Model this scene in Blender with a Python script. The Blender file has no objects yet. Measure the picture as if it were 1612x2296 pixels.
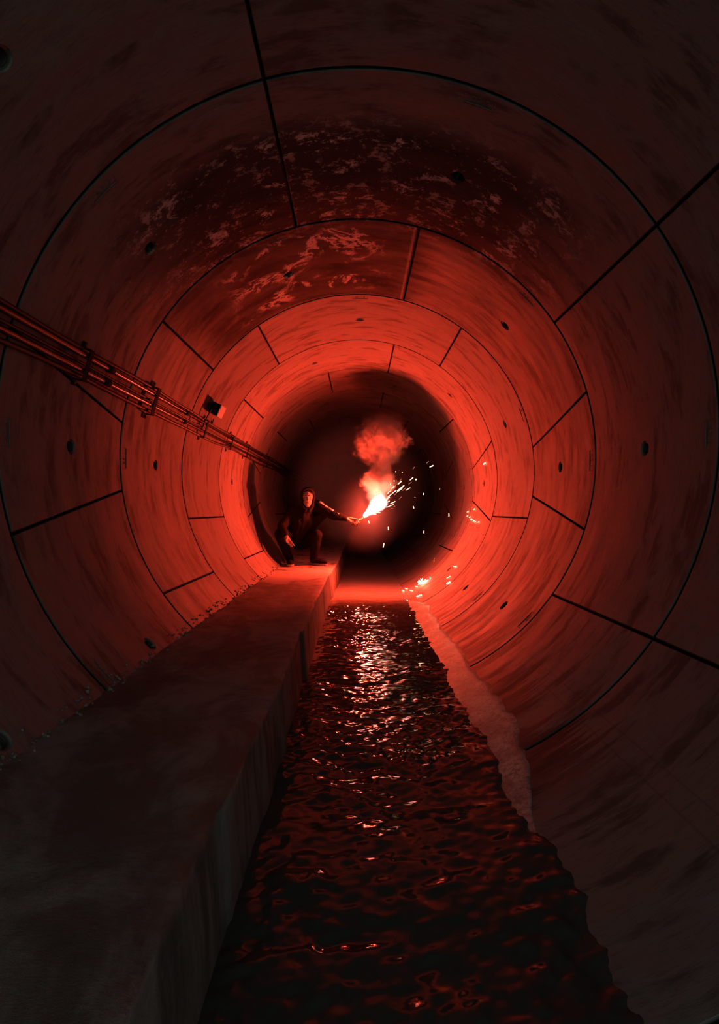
import bpy, bmesh, math, random
import numpy as np
from mathutils import Vector, Matrix, Euler

random.seed(7); rng = np.random.default_rng(7)
S = bpy.context.scene
COL = S.collection
R = 1.5            # inner radius of the tunnel
CZ = 1.5           # height of the tunnel axis
EYE = 1.17         # camera height
F = 1250.0; VX, VY = 803.0, 1143.0
FLARE_POWER = 360.0
WATER_Z = 0.12
LEDGE_Z = 0.42

# ------------------------------------------------------------------ helpers
def P(px, py, d):
    """world point seen at photo pixel px,py at distance d down the tunnel"""
    return Vector(((px - VX) * d / F, d, EYE - (py - VY) * d / F))

def wall_point(px, py, inset=0.0):
    dx, dz = (px - VX) / F, -(py - VY) / F
    rr = R - inset
    a = dx * dx + dz * dz; b = 2 * dz * (EYE - CZ); c = (EYE - CZ) ** 2 - rr * rr
    d = (-b + math.sqrt(b * b - 4 * a * c)) / (2 * a)
    return Vector((dx * d, d, EYE + dz * d))

def tag(o, label=None, cat=None, group=None, kind=None):
    if label: o['label'] = label
    if cat: o['category'] = cat
    if group: o['group'] = group
    if kind: o['kind'] = kind
    return o

def empty(name, loc=(0, 0, 0), rot=(0, 0, 0)):
    o = bpy.data.objects.new(name, None); o.empty_display_size = 0.1
    o.location = loc; o.rotation_euler = rot; COL.objects.link(o)
    return o

def link(name, me, mat=None, parent=None, loc=None):
    o = bpy.data.objects.new(name, me)
    if mat: me.materials.append(mat)
    COL.objects.link(o)
    if loc is not None: o.location = loc
    if parent: o.parent = parent
    return o

def from_bm(name, bm, mat=None, parent=None, smooth=True, loc=None):
    bmesh.ops.recalc_face_normals(bm, faces=bm.faces)
    me = bpy.data.meshes.new(name); bm.to_mesh(me); bm.free()
    if smooth: me.polygons.foreach_set('use_smooth', [True] * len(me.polygons))
    return link(name, me, mat, parent, loc)

def ball(bm, c, r, rot=None, seg=16, rings=10):
    if not hasattr(r, '__len__'): r = (r, r, r)
    M = Matrix.Translation(Vector(c))
    if rot is not None: M = M @ Euler(rot).to_matrix().to_4x4()
    M = M @ Matrix.Diagonal((r[0], r[1], r[2], 1))
    bmesh.ops.create_uvsphere(bm, u_segments=seg, v_segments=rings, radius=1, matrix=M)

def cone(bm, a, b, ra, rb, seg=14, caps=True):
    a, b = Vector(a), Vector(b); d = b - a; L = d.length
    if L < 1e-6: return
    q = d.to_track_quat('Z', 'Y').to_matrix().to_4x4()
    M = Matrix.Translation((a + b) / 2) @ q
    bmesh.ops.create_cone(bm, cap_ends=caps, segments=seg, radius1=ra, radius2=rb, depth=L, matrix=M)

def cap(bm, a, b, ra, rb, seg=14):
    cone(bm, a, b, ra, rb, seg); ball(bm, a, ra, seg=seg); ball(bm, b, rb, seg=seg)

def chain(bm, pts, seg=14):
    for (a, ra), (b, rb) in zip(pts[:-1], pts[1:]): cap(bm, a, b, ra, rb, seg)

def box(bm, c, s, rot=None, bevel=0.0):
    M = Matrix.Translation(Vector(c))
    if rot is not None: M = M @ Euler(rot).to_matrix().to_4x4()
    M = M @ Matrix.Diagonal((s[0], s[1], s[2], 1))
    g = bmesh.ops.create_cube(bm, size=1, matrix=M)
    if bevel:
        es = list({e for v in g['verts'] for e in v.link_edges})
        bmesh.ops.bevel(bm, geom=es, offset=bevel, segments=2, affect='EDGES', profile=0.5)

def fuse(bm, voxel, smooth=3, factor=0.5, jitter=None):
    """union of everything in bm as one continuous skin; returns a mesh"""
    me = bpy.data.meshes.new('tmp'); bmesh.ops.recalc_face_normals(bm, faces=bm.faces); bm.to_mesh(me); bm.free()
    o = bpy.data.objects.new('tmp', me); COL.objects.link(o)
    m = o.modifiers.new('r', 'REMESH'); m.mode = 'VOXEL'; m.voxel_size = voxel; m.use_smooth_shade = True
    if smooth:
        s = o.modifiers.new('s', 'SMOOTH'); s.iterations = smooth; s.factor = factor
    dg = bpy.context.evaluated_depsgraph_get(); dg.update()
    out = bpy.data.meshes.new_from_object(o.evaluated_get(dg))
    COL.objects.unlink(o); bpy.data.objects.remove(o); bpy.data.meshes.remove(me)
    if jitter:
        n = len(out.vertices); co = np.empty(n * 3, 'f'); out.vertices.foreach_get('co', co); co = co.reshape(-1, 3)
        no = np.empty(n * 3, 'f'); out.vertex_normals.foreach_get('vector', no); no = no.reshape(-1, 3)
        co = co + no * jitter(co)[:, None]
        out.vertices.foreach_set('co', co.astype('f').ravel()); out.update()
    out.polygons.foreach_set('use_smooth', [True] * len(out.polygons))
    return out

_G = {}
def vnoise(x, y, seed=0):
    """smooth 2-D value noise, numpy, about -1..1"""
    g = _G.get(seed)
    if g is None: g = _G[seed] = np.random.default_rng(seed).uniform(-1, 1, (256, 256))
    xi = np.floor(x).astype(int); yi = np.floor(y).astype(int)
    fx = x - xi; fy = y - yi
    fx = fx * fx * fx * (fx * (fx * 6 - 15) + 10); fy = fy * fy * fy * (fy * (fy * 6 - 15) + 10)
    a = g[xi % 256, yi % 256]; b = g[(xi + 1) % 256, yi % 256]
    c = g[xi % 256, (yi + 1) % 256]; d = g[(xi + 1) % 256, (yi + 1) % 256]
    return (a * (1 - fx) + b * fx) * (1 - fy) + (c * (1 - fx) + d * fx) * fy

def fbm(x, y, oct=4, seed=0):
    s = np.zeros(np.broadcast(x, y).shape); a = 1.0; t = 0
    for k in range(oct):
        s = s + a * vnoise(x * 2 ** k + 17.3 * k, y * 2 ** k + 5.1 * k, seed + k); t += a; a *= .5
    return s / t

def wrinkle(amp, sx=14, seed=3):
    def f(co):
        return amp * (fbm(co[:, 0] * sx + co[:, 1] * sx * .6, co[:, 2] * sx + co[:, 1] * sx * .5, 3, seed))
    return f

# ------------------------------------------------------------------ node materials
class NT:
    def __init__(s, name):
        s.m = bpy.data.materials.new(name); s.m.use_nodes = True
        s.t = s.m.node_tree; s.t.nodes.clear()
        s.out = s.t.nodes.new('ShaderNodeOutputMaterial')
    def n(s, typ, ins=None, **kw):
        nd = s.t.nodes.new(typ)
        for k, v in kw.items(): setattr(nd, k, v)
        for k, v in (ins or {}).items(): s.put(nd.inputs[k], v)
        return nd
    def put(s, sock, v):
        if isinstance(v, bpy.types.NodeSocket): s.t.links.new(v, sock)
        else: sock.default_value = v
    def math(s, op, a, b=0.0, c=0.0, clamp=False):
        nd = s.t.nodes.new('ShaderNodeMath'); nd.operation = op; nd.use_clamp = clamp
        s.put(nd.inputs[0], a); s.put(nd.inputs[1], b); s.put(nd.inputs[2], c)
        return nd.outputs[0]
    def rng(s, v, a, b, c=0.0, d=1.0, smooth=True):
        nd = s.t.nodes.new('ShaderNodeMapRange')
        nd.interpolation_type = 'SMOOTHSTEP' if smooth else 'LINEAR'
        s.put(nd.inputs['Value'], v)
        for k, q in zip(('From Min', 'From Max', 'To Min', 'To Max'), (a, b, c, d)): s.put(nd.inputs[k], q)
        return nd.outputs[0]
    def xyz(s, x, y, z=0.0):
        nd = s.t.nodes.new('ShaderNodeCombineXYZ')
        for i, q in enumerate((x, y, z)): s.put(nd.inputs[i], q)
        return nd.outputs[0]
    def noise(s, vec, scale=5, detail=5, rough=.6, dist=0.0):
        nd = s.n('ShaderNodeTexNoise', {'Vector': vec, 'Scale': scale, 'Detail': detail, 'Roughness': rough, 'Distortion': dist})
        return nd.outputs['Fac']
    def mix(s, f, a, b):
        nd = s.t.nodes.new('ShaderNodeMix'); nd.data_type = 'RGBA'
        s.put(nd.inputs[0], f)
        s.put(nd.inputs[6], a if isinstance(a, bpy.types.NodeSocket) else (*a, 1))
        s.put(nd.inputs[7], b if isinstance(b, bpy.types.NodeSocket) else (*b, 1))
        return nd.outputs[2]
    def surf(s, col, rough=.7, bump=None, bstr=.3, bdist=.01, metal=0.0, **kw):
        ins = {'Base Color': col if isinstance(col, bpy.types.NodeSocket) else (*col, 1), 'Roughness': rough, 'Metallic': metal}
        ins.update(kw)
        p = s.n('ShaderNodeBsdfPrincipled', ins)
        if bump is not None:
            b = s.n('ShaderNodeBump', {'Height': bump, 'Strength': bstr, 'Distance': bdist}); s.put(p.inputs['Normal'], b.outputs[0])
        s.t.links.new(p.outputs[0], s.out.inputs['Surface'])
        return s.m

def simple(name, col, rough=.6, metal=0.0, nscale=20, namt=.25, bstr=.2, bdist=.003, **kw):
    t = NT(name); c = t.n('ShaderNodeTexCoord').outputs['Object']
    nz = t.noise(c, nscale, 5)
    lo = tuple(x * (1 - namt) for x in col); hi = tuple(min(1, x * (1 + namt)) for x in col)
    return t.surf(t.mix(t.rng(nz, .3, .7), lo, hi), rough, nz, bstr, bdist, metal, **kw)

# --- tunnel lining concrete, coordinates: UV = (arc length from crown, distance down the tunnel)
def concrete_wall():
    t = NT('lining_concrete')
    uv = t.n('ShaderNodeUVMap').outputs[0]
    sp = t.n('ShaderNodeSeparateXYZ', {0: uv}); u, v = sp.outputs[0], sp.outputs[1]
    tone = t.n('ShaderNodeAttribute', attribute_name='tone').outputs['Fac']
    seg = t.n('ShaderNodeAttribute', attribute_name='segment').outputs['Fac']
    W = t.xyz(t.math('MULTIPLY', u, 1.1), t.math('MULTIPLY', v, 5.0), seg)
    streak = t.noise(W, 2.3, 6, .66)
    blot = t.noise(t.xyz(t.math('MULTIPLY', u, .9), t.math('MULTIPLY', v, 1.7), seg), 2.6, 5, .62, .4)
    fine = t.noise(t.xyz(t.math('MULTIPLY', u, 14), t.math('MULTIPLY', v, 110), 0), 1.0, 3, .6)
    grain = t.noise(t.xyz(u, v, 0), 160, 2, .7)
    dirt = t.math('MULTIPLY', t.rng(streak, .46, .60), t.rng(blot, .40, .56))
    col = t.mix(t.rng(streak, .3, .7), (.30, .29, .28), (.44, .43, .41))
    col = t.mix(t.math('MULTIPLY', dirt, .78), col, (.09, .085, .08))
    col = t.mix(t.math('MULTIPLY', t.rng(fine, .52, .72), .5), col, (.16, .155, .15))
    # dirty crown with pale mineral bloom
    def window(x, a, b, s=.12):
        return t.math('MULTIPLY', t.rng(x, a - s, a + s), t.rng(x, b + s, b - s, 0, 1) if False else t.math('SUBTRACT', 1.0, t.rng(x, b - s, b + s)))
    m1 = t.math('MULTIPLY', window(u, -1.25, 1.15, .45), window(v, 2.62, 3.60, .12))
    gr = t.noise(t.xyz(t.math('MULTIPLY', u, .85), t.math('MULTIPLY', v, 1.1), 3.1), 9.5, 7, .80, .25)
    col = t.mix(t.math('MULTIPLY', m1, .9), col, (.07, .062, .058))
    patch = t.math('MULTIPLY', m1, t.rng(gr, .515, .60))
    col = t.mix(t.math('MULTIPLY', patch, .9), col, t.mix(t.rng(blot, .45, .6), (.45, .42, .40), (1.0, .92, .88)))
    m2 = t.math('MULTIPLY', window(u, -1.35, .45, .2), window(v, 3.53, 4.73, .03))
    m2b = window(v, 3.525, 4.74, .02)
    col = t.mix(t.math('MULTIPLY', m2b, .35), col, t.mix(t.rng(blot, .4, .6), (.30, .28, .27), (.10, .09, .085)))
    col = t.mix(t.math('MULTIPLY', m2, .85), col, t.mix(t.rng(blot, .42, .62), (.16, .14, .13), (.06, .05, .048)))
    rg = t.noise(t.xyz(u, t.math('MULTIPLY', v, 1.0), 8.0), 2.4, 7, .70, .7)
    ridge = t.math('SUBTRACT', 1.0, t.rng(t.math('ABSOLUTE', t.math('SUBTRACT', rg, .5)), .0, .05))
    gate = t.rng(t.noise(t.xyz(u, v, 20.0), 3.0, 2, .5), .46, .56)
    rmask = t.math('MULTIPLY', t.math('MULTIPLY', ridge, gate), t.math('MULTIPLY', window(u, -.95, .15, .15), window(v, 3.60, 4.60, .06)))
    col = t.mix(t.math('MULTIPLY', rmask, .85), col, (1.0, .92, .86))
    # mineral rims where segments meet
    nedge = t.noise(uv, 45, 4, .75)
    for (uc, va, vb) in ((-15.1 / 57.2958 * R, 2.9, 3.5), (14.2 / 57.2958 * R, 3.53, 4.73)):
        off = t.math('ADD', t.math('SUBTRACT', u, uc), t.math('MULTIPLY', t.math('SUBTRACT', nedge, .5), .035))
        sgn = off if uc < 0 else t.math('MULTIPLY', off, -1.0)
        e = t.math('MULTIPLY', t.math('MULTIPLY', t.rng(sgn, -.004, .004), t.math('SUBTRACT', 1.0, t.rng(sgn, .004, .022))), window(v, va, vb, .15 if uc < 0 else .02))
        col = t.mix(t.math('MULTIPLY', e, .85), col, (.8, .72, .68))
    # wet run marks above the mortar band at the water
    fing = t.noise(t.xyz(0.0, t.math('MULTIPLY', v, 26), 5.0), 1.0, 3, .6)
    slow = t.noise(t.xyz(0.0, t.math('MULTIPLY', v, 2.6), 9.0), 1.0, 2, .5)
    ln = t.math('MULTIPLY', t.rng(fing, .35, .7, .02, .42, False), t.rng(slow, .34, .5))
    top = t.math('SUBTRACT', 3.97, ln)
    wet = t.math('MULTIPLY', t.rng(t.math('SUBTRACT', u, top), -.03, .03), window(v, 2.0, 6.6, .2))
    lowr = t.math('SUBTRACT', 1.0, t.rng(u, 4.18, 4.3))
    wet = t.math('MULTIPLY', wet, lowr)
    col = t.mix(t.math('MULTIPLY', wet, .80), col, (.055, .05, .045))
    for a in (142.6, 139.9):
        off = t.math('ABSOLUTE', t.math('SUBTRACT', u, a / 57.2958 * R))
        col = t.mix(t.math('MULTIPLY', t.math('SUBTRACT', 1.0, t.rng(off, .001, .006)), .35), col, (.12, .11, .1))
    # segment tone: weathering, plus shade painted into near rings, joints and holes
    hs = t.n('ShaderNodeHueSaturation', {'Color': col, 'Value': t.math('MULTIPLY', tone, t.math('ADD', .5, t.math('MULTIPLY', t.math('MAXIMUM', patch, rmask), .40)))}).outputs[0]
    # speckle holes
    bumpy = t.math('ADD', t.math('MULTIPLY', grain, .5), t.math('MULTIPLY', fine, .6))
    rough = t.rng(streak, .3, .7, .52, .72)
    shine = t.math('ADD', t.math('MULTIPLY', t.math('SUBTRACT', 1.0, t.math('MAXIMUM', m1, m2)), .22), .10)
    shine = t.math('ADD', shine, t.math('MULTIPLY', t.math('MAXIMUM', patch, rmask), .25))
    rough = t.math('ADD', rough, t.math('MULTIPLY', t.math('MAXIMUM', m1, m2), .12))
    return t.surf(hs, rough, bumpy, .5, .004, **{'Specular IOR Level': shine})

M_WALL = concrete_wall()
M_GAP = simple('joint_filler', (.012, .014, .012), .9)
M_MARK = simple('cast_mark', (.13, .12, .115), .8, nscale=60)
M_STEEL = simple('galvanised_conduit', (.11, .10, .095), .22, .85, 40, .3, .15, .001)
M_BLACK = simple('black_rubber', (.018, .018, .018), .55, 0, 60, .3, .2, .001)
M_BRACKET = simple('painted_bracket', (.010, .010, .010), .8, 0, 60, .3, **{'Specular IOR Level': .15})
M_BOX = simple('pale_plastic', (.72, .70, .68), .45, 0, 90, .06, .1, .0005)
M_CLOTH = simple('dark_cotton', (.013, .012, .012), .85, 0, 70, .35, .35, .002, **{'Specular IOR Level': .18})
M_JEANS = simple('black_denim', (.008, .008, .009), .9, 0, 90, .35, .35, .0015, **{'Specular IOR Level': .12})
M_SHOE = simple('shoe_canvas', (.009, .009, .009), .9, 0, 90, .3, **{'Specular IOR Level': .12})
M_SOLE = simple('shoe_rubber', (.30, .28, .27), .6, 0, 60, .1)
M_HAIR = simple('dark_hair', (.012, .009, .008), .55, 0, 220, .5, .6, .002)
M_SKIN = simple('skin', (.44, .30, .24), .55, 0, 60, .08, .15, .0008)
M_EYE = simple('eye_white', (.5, .48, .46), .25, 0, 30, .1)
M_PUPIL = simple('iris', (.02, .015, .012), .2)
M_STRIPE = simple('white_print', (.75, .74, .72), .6, 0, 90, .08)
M_FLARE = simple('flare_tube_paper', (.30, .05, .03), .6, 0, 80, .2)
M_FLARECAP = simple('flare_collar', (.55, .5, .45), .5, .3)

def emit(name, col, k, sampling='NONE'):
    t = NT(name); e = t.n('ShaderNodeEmission', {'Color': (*col, 1), 'Strength': k})
    t.t.links.new(e.outputs[0], t.out.inputs['Surface'])
    t.m.cycles.emission_sampling = sampling
    return t.m
M_SPARK = emit('spark_hot', (1, .60, .28), 9.0)
M_SPARK_DIM = emit('spark_dim', (1, .30, .10), 1.3)
M_EMBER = emit('ember_hot', (1, .55, .28), 9.0)

# ------------------------------------------------------------------ lining rings
JY = [-1.39, -.155, 1.08, 2.315, 3.518, 4.747, 6.010, 7.25]
while JY[-1] < 21: JY.append(JY[-1] + 1.235)
def D(a): return math.radians(a)
# joints: (angle on the near edge, angle on the far edge), clockwise from the crown
P1 = [(-15, -15), (55.5, 55.5), (125.2, 125.2), (195.5, 195.5), (253.3, 262), (286.4, 278.4)]
P2 = [(14.9, 14.9), (73.9, 82.2), (107.6, 98.3), (164.8, 164.8), (235.1, 235.1), (304.9, 304.9)]
P3 = [(-34.5, -34.5), (35.8, 35.8), (105.5, 105.5), (163, 171), (197, 189), (254.4, 254.4)]
PAT = [P2, P3, P1, P1, P2, P3, P2, P1, P2, P3, P1, P2, P3, P2, P1, P3, P2, P1, P3, P2]
# segment weathering, with light falloff painted into the near rings: ring index -> tones in the order of the joints
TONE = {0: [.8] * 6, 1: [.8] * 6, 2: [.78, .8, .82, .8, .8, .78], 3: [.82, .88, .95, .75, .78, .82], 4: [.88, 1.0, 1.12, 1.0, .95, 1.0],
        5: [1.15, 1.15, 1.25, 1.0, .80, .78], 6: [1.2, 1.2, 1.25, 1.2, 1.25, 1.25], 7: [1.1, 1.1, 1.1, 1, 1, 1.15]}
MARKS = {(3, 0): 'C3.2', (3, 1): 'B3.2', (3, 4): 'K3.2', (3, 5): 'A3.2', (3, 3): 'D3.2', (4, 0): 'A3.1', (4, 1): 'K2.1', (4, 5): 'E3.1', (4, 2): 'D3.1',
         (4, 4): 'B3.1', (5, 0): 'C1.3', (5, 1): 'B1.1', (5, 2): 'D1.3'}

def wp(th, y, out=0.0):
    return Vector(((R + out) * math.sin(th), y, CZ + (R + out) * math.cos(th)))

def build_ring(k):
    y0, y1 = JY[k] + .0075, JY[k + 1] - .0075
    pat = PAT[k % len(PAT)]
    verts, faces, uvs, tones, segs, flat, sharp = [], [], [], [], [], [], set()
    def V(th, y, out, tone, sid):
        verts.append(wp(th, y, out)); uvs.append((th * R, y)); tones.append(tone); segs.append(sid)
        return len(verts) - 1
    for j in range(6):
        a0n, a0f = pat[j]; a1n, a1f = pat[(j + 1) % 6]
        if a1n < a0n: a1n += 360; a1f += 360
        if a0n > 180: a0n -= 360; a0f -= 360; a1n -= 360; a1f -= 360
        gap = .0055 / R
        lo = lambda f: D(a0n + (a0f - a0n) * f) + gap
        hi = lambda f: D(a1n + (a1f - a1n) * f) - gap
        c = (lo(.5) + hi(.5)) / 2; hw = (hi(.5) - lo(.5)) / 2
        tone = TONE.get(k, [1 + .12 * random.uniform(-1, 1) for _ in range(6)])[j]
        sid = k * 7.3 + j * 3.1
        visible = k < 9 and not (150 < abs(math.degrees(c)) < 210)
        h = .07; hu = h / R; ym = (y0 + y1) / 2
        # parameter lines
        tl = [-1 * hw, -hw + .004 / R]
        n = max(2, int((hw - hu) / D(2.6)))
        tl += [-hw + .004 / R + (hw - .004 / R - hu) * i / n for i in range(1, n + 1)]
        tl += [-hu / 2, 0, hu / 2]
        tl += [hu + (hw - .004 / R - hu) * i / n for i in range(0, n + 1)] + [hw]
        yl = [y0, y0 + .004]
        m = 4
        yl += [y0 + .004 + (ym - h - y0 - .004) * i / m for i in range(1, m + 1)] + [ym - h / 2, ym, ym + h / 2]
        yl += [ym + h + (y1 - .004 - ym - h) * i / m for i in range(0, m + 1)] + [y1]
        NI, NJ = len(tl), len(yl); grid = {}
        ic, jc = tl.index(0), yl.index(ym)
        for a, tv in enumerate(tl):
            for b, yv in enumerate(yl):
                if visible and abs(a - ic) < 2 and abs(b - jc) < 2: continue
                f = (yv - y0) / (y1 - y0); hh = (hi(f) - lo(f)) / 2; cc = (hi(f) + lo(f)) / 2
                th = cc + tv / hw * hh if abs(a - ic) > 2 or abs(b - jc) > 2 else c + tv
                edge = a in (0, NI - 1) or b in (0, NJ - 1)
                grid[a, b] = V(th, yv, .005 if edge else 0.0, tone * (.1 if edge else 1), sid)  # edge rows darkened: joint shade painted into the tone
        for a in range(NI - 1):
            for b in range(NJ - 1):
                if visible and ic - 2 <= a < ic + 2 and jc - 2 <= b < jc + 2: continue
                faces.append((grid[a, b], grid[a + 1, b], grid[a + 1, b + 1], grid[a, b + 1]))
        for a in range(NI - 1):
            for b in (1, NJ - 2): sharp.add(tuple(sorted((grid[a, b], grid[a + 1, b]))))
        for b in range(NJ - 1):
            for a in (1, NI - 2): sharp.add(tuple(sorted((grid[a, b], grid[a, b + 1]))))
        # sides
        loop = [grid[a, 0] for a in range(NI)] + [grid[NI - 1, b] for b in range(1, NJ)] + [grid[a, NJ - 1] for a in range(NI - 2, -1, -1)] + [grid[0, b] for b in range(NJ - 2, 0, -1)]
        low = []
        for vi in loop:
            p = verts[vi]; th = uvs[vi][0] / R
            low.append(V(th, p.y, .09, .04, sid))  # joint sides nearly black, shade put into the tone
        for i in range(len(loop)):
            q = (i + 1) % len(loop)
            faces.append((loop[i], loop[q], low[q], low[i])); flat.append(len(faces) - 1)
            sharp.add(tuple(sorted((loop[i], loop[q]))))
        if visible:
            sq = [(ic + i, jc - 2) for i in range(-2, 3)] + [(ic + 2, jc + i) for i in range(-1, 3)] + [(ic + i, jc + 2) for i in range(1, -3, -1)] + [(ic - 2, jc + i) for i in range(1, -2, -1)]
            prev = [grid[s] for s in sq]
            for r_, o_ in ((.046, 0.0), (.041, 0.0), (.039, .007), (.028, .009), (.0265, .012), (.025, .055), (.004, .056)):
                cur = []
                for s in sq:
                    ang = math.atan2(s[1] - jc, s[0] - ic)
                    cur.append(V(c + r_ * math.cos(ang) / R, ym + r_ * math.sin(ang), o_, tone * (.25 if o_ >= .009 else 1), sid))  # inside of the hole darkened, shade put into the tone
                for i in range(16):
                    q = (i + 1) % 16
                    faces.append((prev[i], prev[q], cur[q], cur[i]))
                    if r_ in (.041, .039, .028, .0265): sharp.add(tuple(sorted((cur[i], cur[q]))))
                prev = cur
            faces.append(tuple(prev))
    me = bpy.data.meshes.new('wall_ring'); me.from_pydata(verts, [], faces); me.update()
    bm = bmesh.new(); bm.from_mesh(me); bmesh.ops.recalc_face_normals(bm, faces=bm.faces)
    # make the inner side face inwards
    bm.faces.ensure_lookup_table()
    f0 = bm.faces[0]; mid = f0.calc_center_median(); inward = Vector((-mid.x, 0, CZ - mid.z))
    if f0.normal.dot(inward) < 0: bmesh.ops.reverse_faces(bm, faces=bm.faces)
    bm.to_mesh(me); bm.free()
    me.polygons.foreach_set('use_smooth', [True] * len(me.polygons))
    for i in flat: me.polygons[i].use_smooth = False
    for e in me.edges:
        if tuple(sorted(e.vertices)) in sharp: e.use_edge_sharp = True
    uvl = me.uv_layers.new(name='UVMap')
    li = np.empty(len(me.loops), 'i'); me.loops.foreach_get('vertex_index', li)
    uvl.data.foreach_set('uv', np.array(uvs, 'f')[li].ravel())
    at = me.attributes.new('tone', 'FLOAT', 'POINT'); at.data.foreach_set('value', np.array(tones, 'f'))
    at = me.attributes.new('segment', 'FLOAT', 'POINT'); at.data.foreach_set('value', np.array(segs, 'f'))
    o = link('wall_ring', me, M_WALL); tag(o, kind='structure')
    # cast-in reference marks near the joint
    for (rk, j), txt in MARKS.items():
        if rk != k: continue
        a0 = sum(pat[j]) / 2; a1 = sum(pat[(j + 1) % 6]) / 2
        if a1 < a0: a1 += 360
        th = D((a0 + a1) / 2); yc = JY[k] + .062
        cu = bpy.data.curves.new('t', 'FONT'); cu.body = txt; cu.size = .042; cu.extrude = .0012; cu.align_x = 'CENTER'; cu.space_character = 1.15
        to = bpy.data.objects.new('t', cu); COL.objects.link(to)
        dg = bpy.context.evaluated_depsgraph_get(); dg.update()
        tm = bpy.data.meshes.new_from_object(to.evaluated_get(dg)); COL.objects.unlink(to); bpy.data.objects.remove(to)
        bm = bmesh.new(); bm.from_mesh(tm)
        bmesh.ops.translate(bm, verts=bm.verts, vec=(0, -.012, 0))
        box(bm, (0, -.026, 0), (.132, .005, .004)); box(bm, (-.066, -.005, 0), (.004, .046, .003)); box(bm, (.066, -.005, 0), (.004, .046, .003))
        for v in bm.verts:
            x, y, z = v.co
            v.co = wp(th + x / R, yc - y, -z - .0005)
        from_bm('cast_mark', bm, M_MARK, o, smooth=False)
    return o

for k in range(len(JY) - 1): build_ring(k)
YEND = JY[-1]
bm = bmesh.new()   # ground shell behind the joints
n = 96
for ra in (R + .088, R + .25):
    for yy in (JY[0] - .01, YEND + .01):
        for i in range(n): bm.verts.new((ra * math.sin(2 * math.pi * i / n), yy, CZ + ra * math.cos(2 * math.pi * i / n)))
bm.verts.ensure_lookup_table()
A, B, C_, D_ = 0, n, 2 * n, 3 * n
for i in range(n):
    q = (i + 1) % n
    for (s, t_) in ((A, B), (C_, D_), (A, C_), (B, D_)):
        bm.faces.new([bm.verts[s + i], bm.verts[s + q], bm.verts[t_ + q], bm.verts[t_ + i]])
tag(from_bm('wall_backing', bm, M_GAP, smooth=False), kind='structure')

# ------------------------------------------------------------------ ledge
def edge_x(y):
    x = -.345 + .060 * np.clip((y - 6.2) / 3.0, 0, 1)
    x = x + .012 * vnoise(y * 1.1, y * 0 + .3, 21) + .006 * vnoise(y * 4, y * 0, 22)
    # pour joints: each length of wall stands slightly off the next
    k = np.floor((y - .4) / 1.02)
    x = x + .012 * np.sin(k * 2.4) * (y < 6.5)
    return x
ys = np.concatenate([np.arange(JY[0], 10, .03), np.arange(10, YEND + .1, .12)])
top_u = np.linspace(0, 1, 40)
verts, faces = [], []
NR = 40 + 16
for y in ys:
    ex = float(edge_x(np.array([y]))[0])
    xl = -1.075
    for t_ in top_u:
        x = xl + (ex - xl) * t_
        z = LEDGE_Z + .005 * float(fbm(np.array([x * 6.]), np.array([y * 3.]), 3, 5)[0])
        if t_ > .93:
            chip = max(0, float(fbm(np.array([y * 7.]), np.array([.5]), 3, 9)[0])) * .03
            z -= (t_ - .93) / .07 * (.006 + chip * .6)
        verts.append((x, y, z))
    for i in range(1, 17):
        f = i / 16
        chip = max(0, float(fbm(np.array([y * 7.]), np.array([.5]), 3, 9)[0])) * .02 * max(0, 1 - f * 5)
        x = ex - chip + .03 * f + .006 * float(fbm(np.array([y * 5.]), np.array([f * 3.]), 3, 12)[0])
        verts.append((x, y, LEDGE_Z - .01 - f * .40))
nr = 56
for a in range(len(ys) - 1):
    for b in range(nr - 1):
        faces.append((a * nr + b, a * nr + b + 1, (a + 1) * nr + b + 1, (a + 1) * nr + b))
# close the body of the ledge underneath (follows the lining)
base = len(verts)
for y in ys:
    for i in range(6):
        th = D(-133 + (-133 + 176) * -i / 5)
        p = wp(th, y, .03); verts.append((p.x, y, p.z))
for a in range(len(ys) - 1):
    for b in range(5):
        faces.append((base + a * 6 + b, base + (a + 1) * 6 + b, base + (a + 1) * 6 + b + 1, base + a * 6 + b + 1))
me = bpy.data.meshes.new('floor_ledge'); me.from_pydata([Vector(v) for v in verts], [], faces)
me.polygons.foreach_set('use_smooth', [True] * len(me.polygons))
def ledge_mat():
    t = NT('ledge_concrete'); c = t.n('ShaderNodeTexCoord').outputs['Object']
    sp = t.n('ShaderNodeSeparateXYZ', {0: c}); x, y, z = sp.outputs
    nz = t.n('ShaderNodeSeparateXYZ', {0: t.n('ShaderNodeNewGeometry').outputs['Normal']}).outputs[2]
    isTop = t.rng(nz, .4, .8)
    a = t.noise(t.xyz(x, t.math('MULTIPLY', y, .8), z), 3.0, 8, .68, .5)
    b = t.noise(c, 55, 5, .75)
    wet = t.noise(t.xyz(x, t.math('MULTIPLY', y, .5), 4.0), 5.0, 5, .6)
    top = t.mix(t.rng(a, .40, .60), (.09, .08, .075), (.21, .19, .18))
    top = t.mix(t.math('MULTIPLY', t.rng(wet, .5, .66), .6), top, (.05, .045, .04))
    pale_far = t.rng(y, 5.4, 6.4)                      # top turns paler farther down the tunnel
    top = t.mix(t.math('MULTIPLY', pale_far, t.rng(a, .35, .5)), top, (.40, .36, .34))
    drip = t.noise(t.xyz(x, t.math('MULTIPLY', y, 5), t.math('MULTIPLY', z, .8)), 2.0, 6, .6)
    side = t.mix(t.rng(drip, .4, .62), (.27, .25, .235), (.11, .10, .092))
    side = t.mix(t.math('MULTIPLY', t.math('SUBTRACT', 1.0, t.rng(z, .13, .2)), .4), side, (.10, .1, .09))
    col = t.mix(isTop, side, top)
    return t.surf(col, .72, t.math('ADD', t.math('MULTIPLY', a, .7), t.math('MULTIPLY', b, .6)), .7, .012)
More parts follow.
